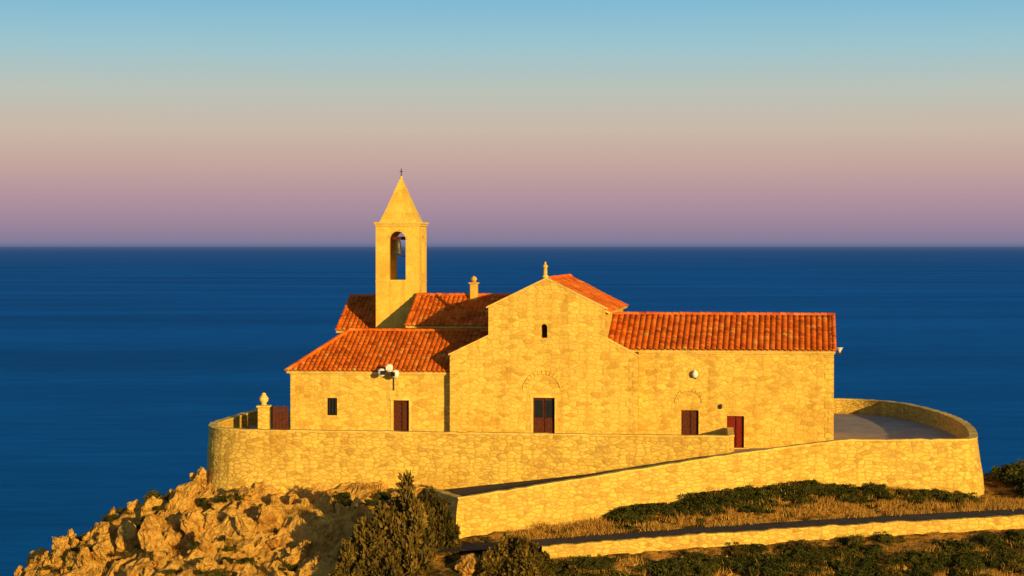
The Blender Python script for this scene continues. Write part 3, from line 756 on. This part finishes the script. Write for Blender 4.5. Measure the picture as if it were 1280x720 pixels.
c=mix(nt,ramp(nt,hz.outputs[0],[(0,(0,0,0,1)),(0.35,(1,1,1,1))]),mix(nt,0.55,c,(0.001,0.12,0.34,1)),c)
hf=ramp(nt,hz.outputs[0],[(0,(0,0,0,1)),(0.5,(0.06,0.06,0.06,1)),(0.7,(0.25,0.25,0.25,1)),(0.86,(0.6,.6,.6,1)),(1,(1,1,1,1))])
c=mix(nt,hf,c,(0.19,0.28,0.66,1))  # aerial haze painted into the water colour, growing with distance to the horizon
df=N(nt,'ShaderNodeBsdfDiffuse'); nt.links.new(c,df.inputs[0])
gl=N(nt,'ShaderNodeBsdfGlossy'); gl.inputs['Roughness'].default_value=0.5; gl.inputs[0].default_value=(0.2,0.5,0.9,1)
bp=N(nt,'ShaderNodeBump'); bp.inputs['Strength'].default_value=0.5; bp.inputs['Distance'].default_value=2; nt.links.new(n2.outputs[0],bp.inputs['Height'])
nt.links.new(bp.outputs[0],gl.inputs['Normal']); nt.links.new(bp.outputs[0],df.inputs['Normal'])
ms=N(nt,'ShaderNodeMixShader'); ms.inputs[0].default_value=0.04
nt.links.new(df.outputs[0],ms.inputs[1]); nt.links.new(gl.outputs[0],ms.inputs[2]); nt.links.new(ms.outputs[0],out.inputs[0])
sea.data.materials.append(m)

# ------------------------------------------------------------------ light
EL=math.radians(9); AZ=math.radians(30)
S=Vector((math.sin(AZ)*math.cos(EL),-math.cos(AZ)*math.cos(EL),math.sin(EL)))
sl=bpy.data.lights.new('sun','SUN'); sl.energy=6.0; sl.angle=math.radians(0.5); sl.color=(1.0,0.67,0.20)
so=bpy.data.objects.new('sun',sl); COL.objects.link(so); so.rotation_euler=S.to_track_quat('Z','Y').to_euler(); so.location=(60,20,60)
w=bpy.data.worlds.new('World'); sc.world=w; w.use_nodes=True; nt=w.node_tree; bg=nt.nodes['Background']; bg.inputs[1].default_value=0.1
sky=N(nt,'ShaderNodeTexSky',sky_type='NISHITA'); sky.sun_disc=False; sky.sun_elevation=EL; sky.sun_rotation=math.atan2(S.x,S.y); sky.dust_density=1.5
tc=N(nt,'ShaderNodeTexCoord').outputs['Generated']; sp=N(nt,'ShaderNodeSeparateXYZ'); nt.links.new(tc,sp.inputs[0])
z=math_n(nt,'DIVIDE',sp.outputs[2],0.125,True)
stops=[(0.0,s2l((98,112,150))),(0.02,s2l((132,124,152))),(0.09,s2l((156,134,155))),(0.20,s2l((180,148,158))),(0.32,s2l((197,166,158))),(0.45,s2l((202,184,168))),(0.60,s2l((188,194,184))),(0.78,s2l((156,196,206))),(1.0,s2l((120,183,214)))]
lowc=ramp(nt,z,stops)
sc10=N(nt,'ShaderNodeVectorMath',operation='SCALE'); nt.links.new(lowc,sc10.inputs[0]); sc10.inputs['Scale'].default_value=10.0
f=N(nt,'ShaderNodeMapRange'); f.inputs['From Min'].default_value=0.125; f.inputs['From Max'].default_value=0.4; nt.links.new(sp.outputs[2],f.inputs[0])
nt.links.new(mix(nt,f.outputs[0],sc10.outputs[0],sky.outputs[0]),bg.inputs[0])

# ------------------------------------------------------------------ camera
cam=bpy.data.cameras.new('camera'); co=bpy.data.objects.new('camera',cam); COL.objects.link(co)
cam.lens=72; cam.sensor_width=36; cam.clip_start=1; cam.clip_end=2000000
co.location=(0,0,11.65); co.rotation_euler=(math.radians(90)-math.atan(52/2560),0,0)
sc.camera=co
sc.view_settings.view_transform='Standard'; sc.view_settings.look='None'; sc.view_settings.exposure=0
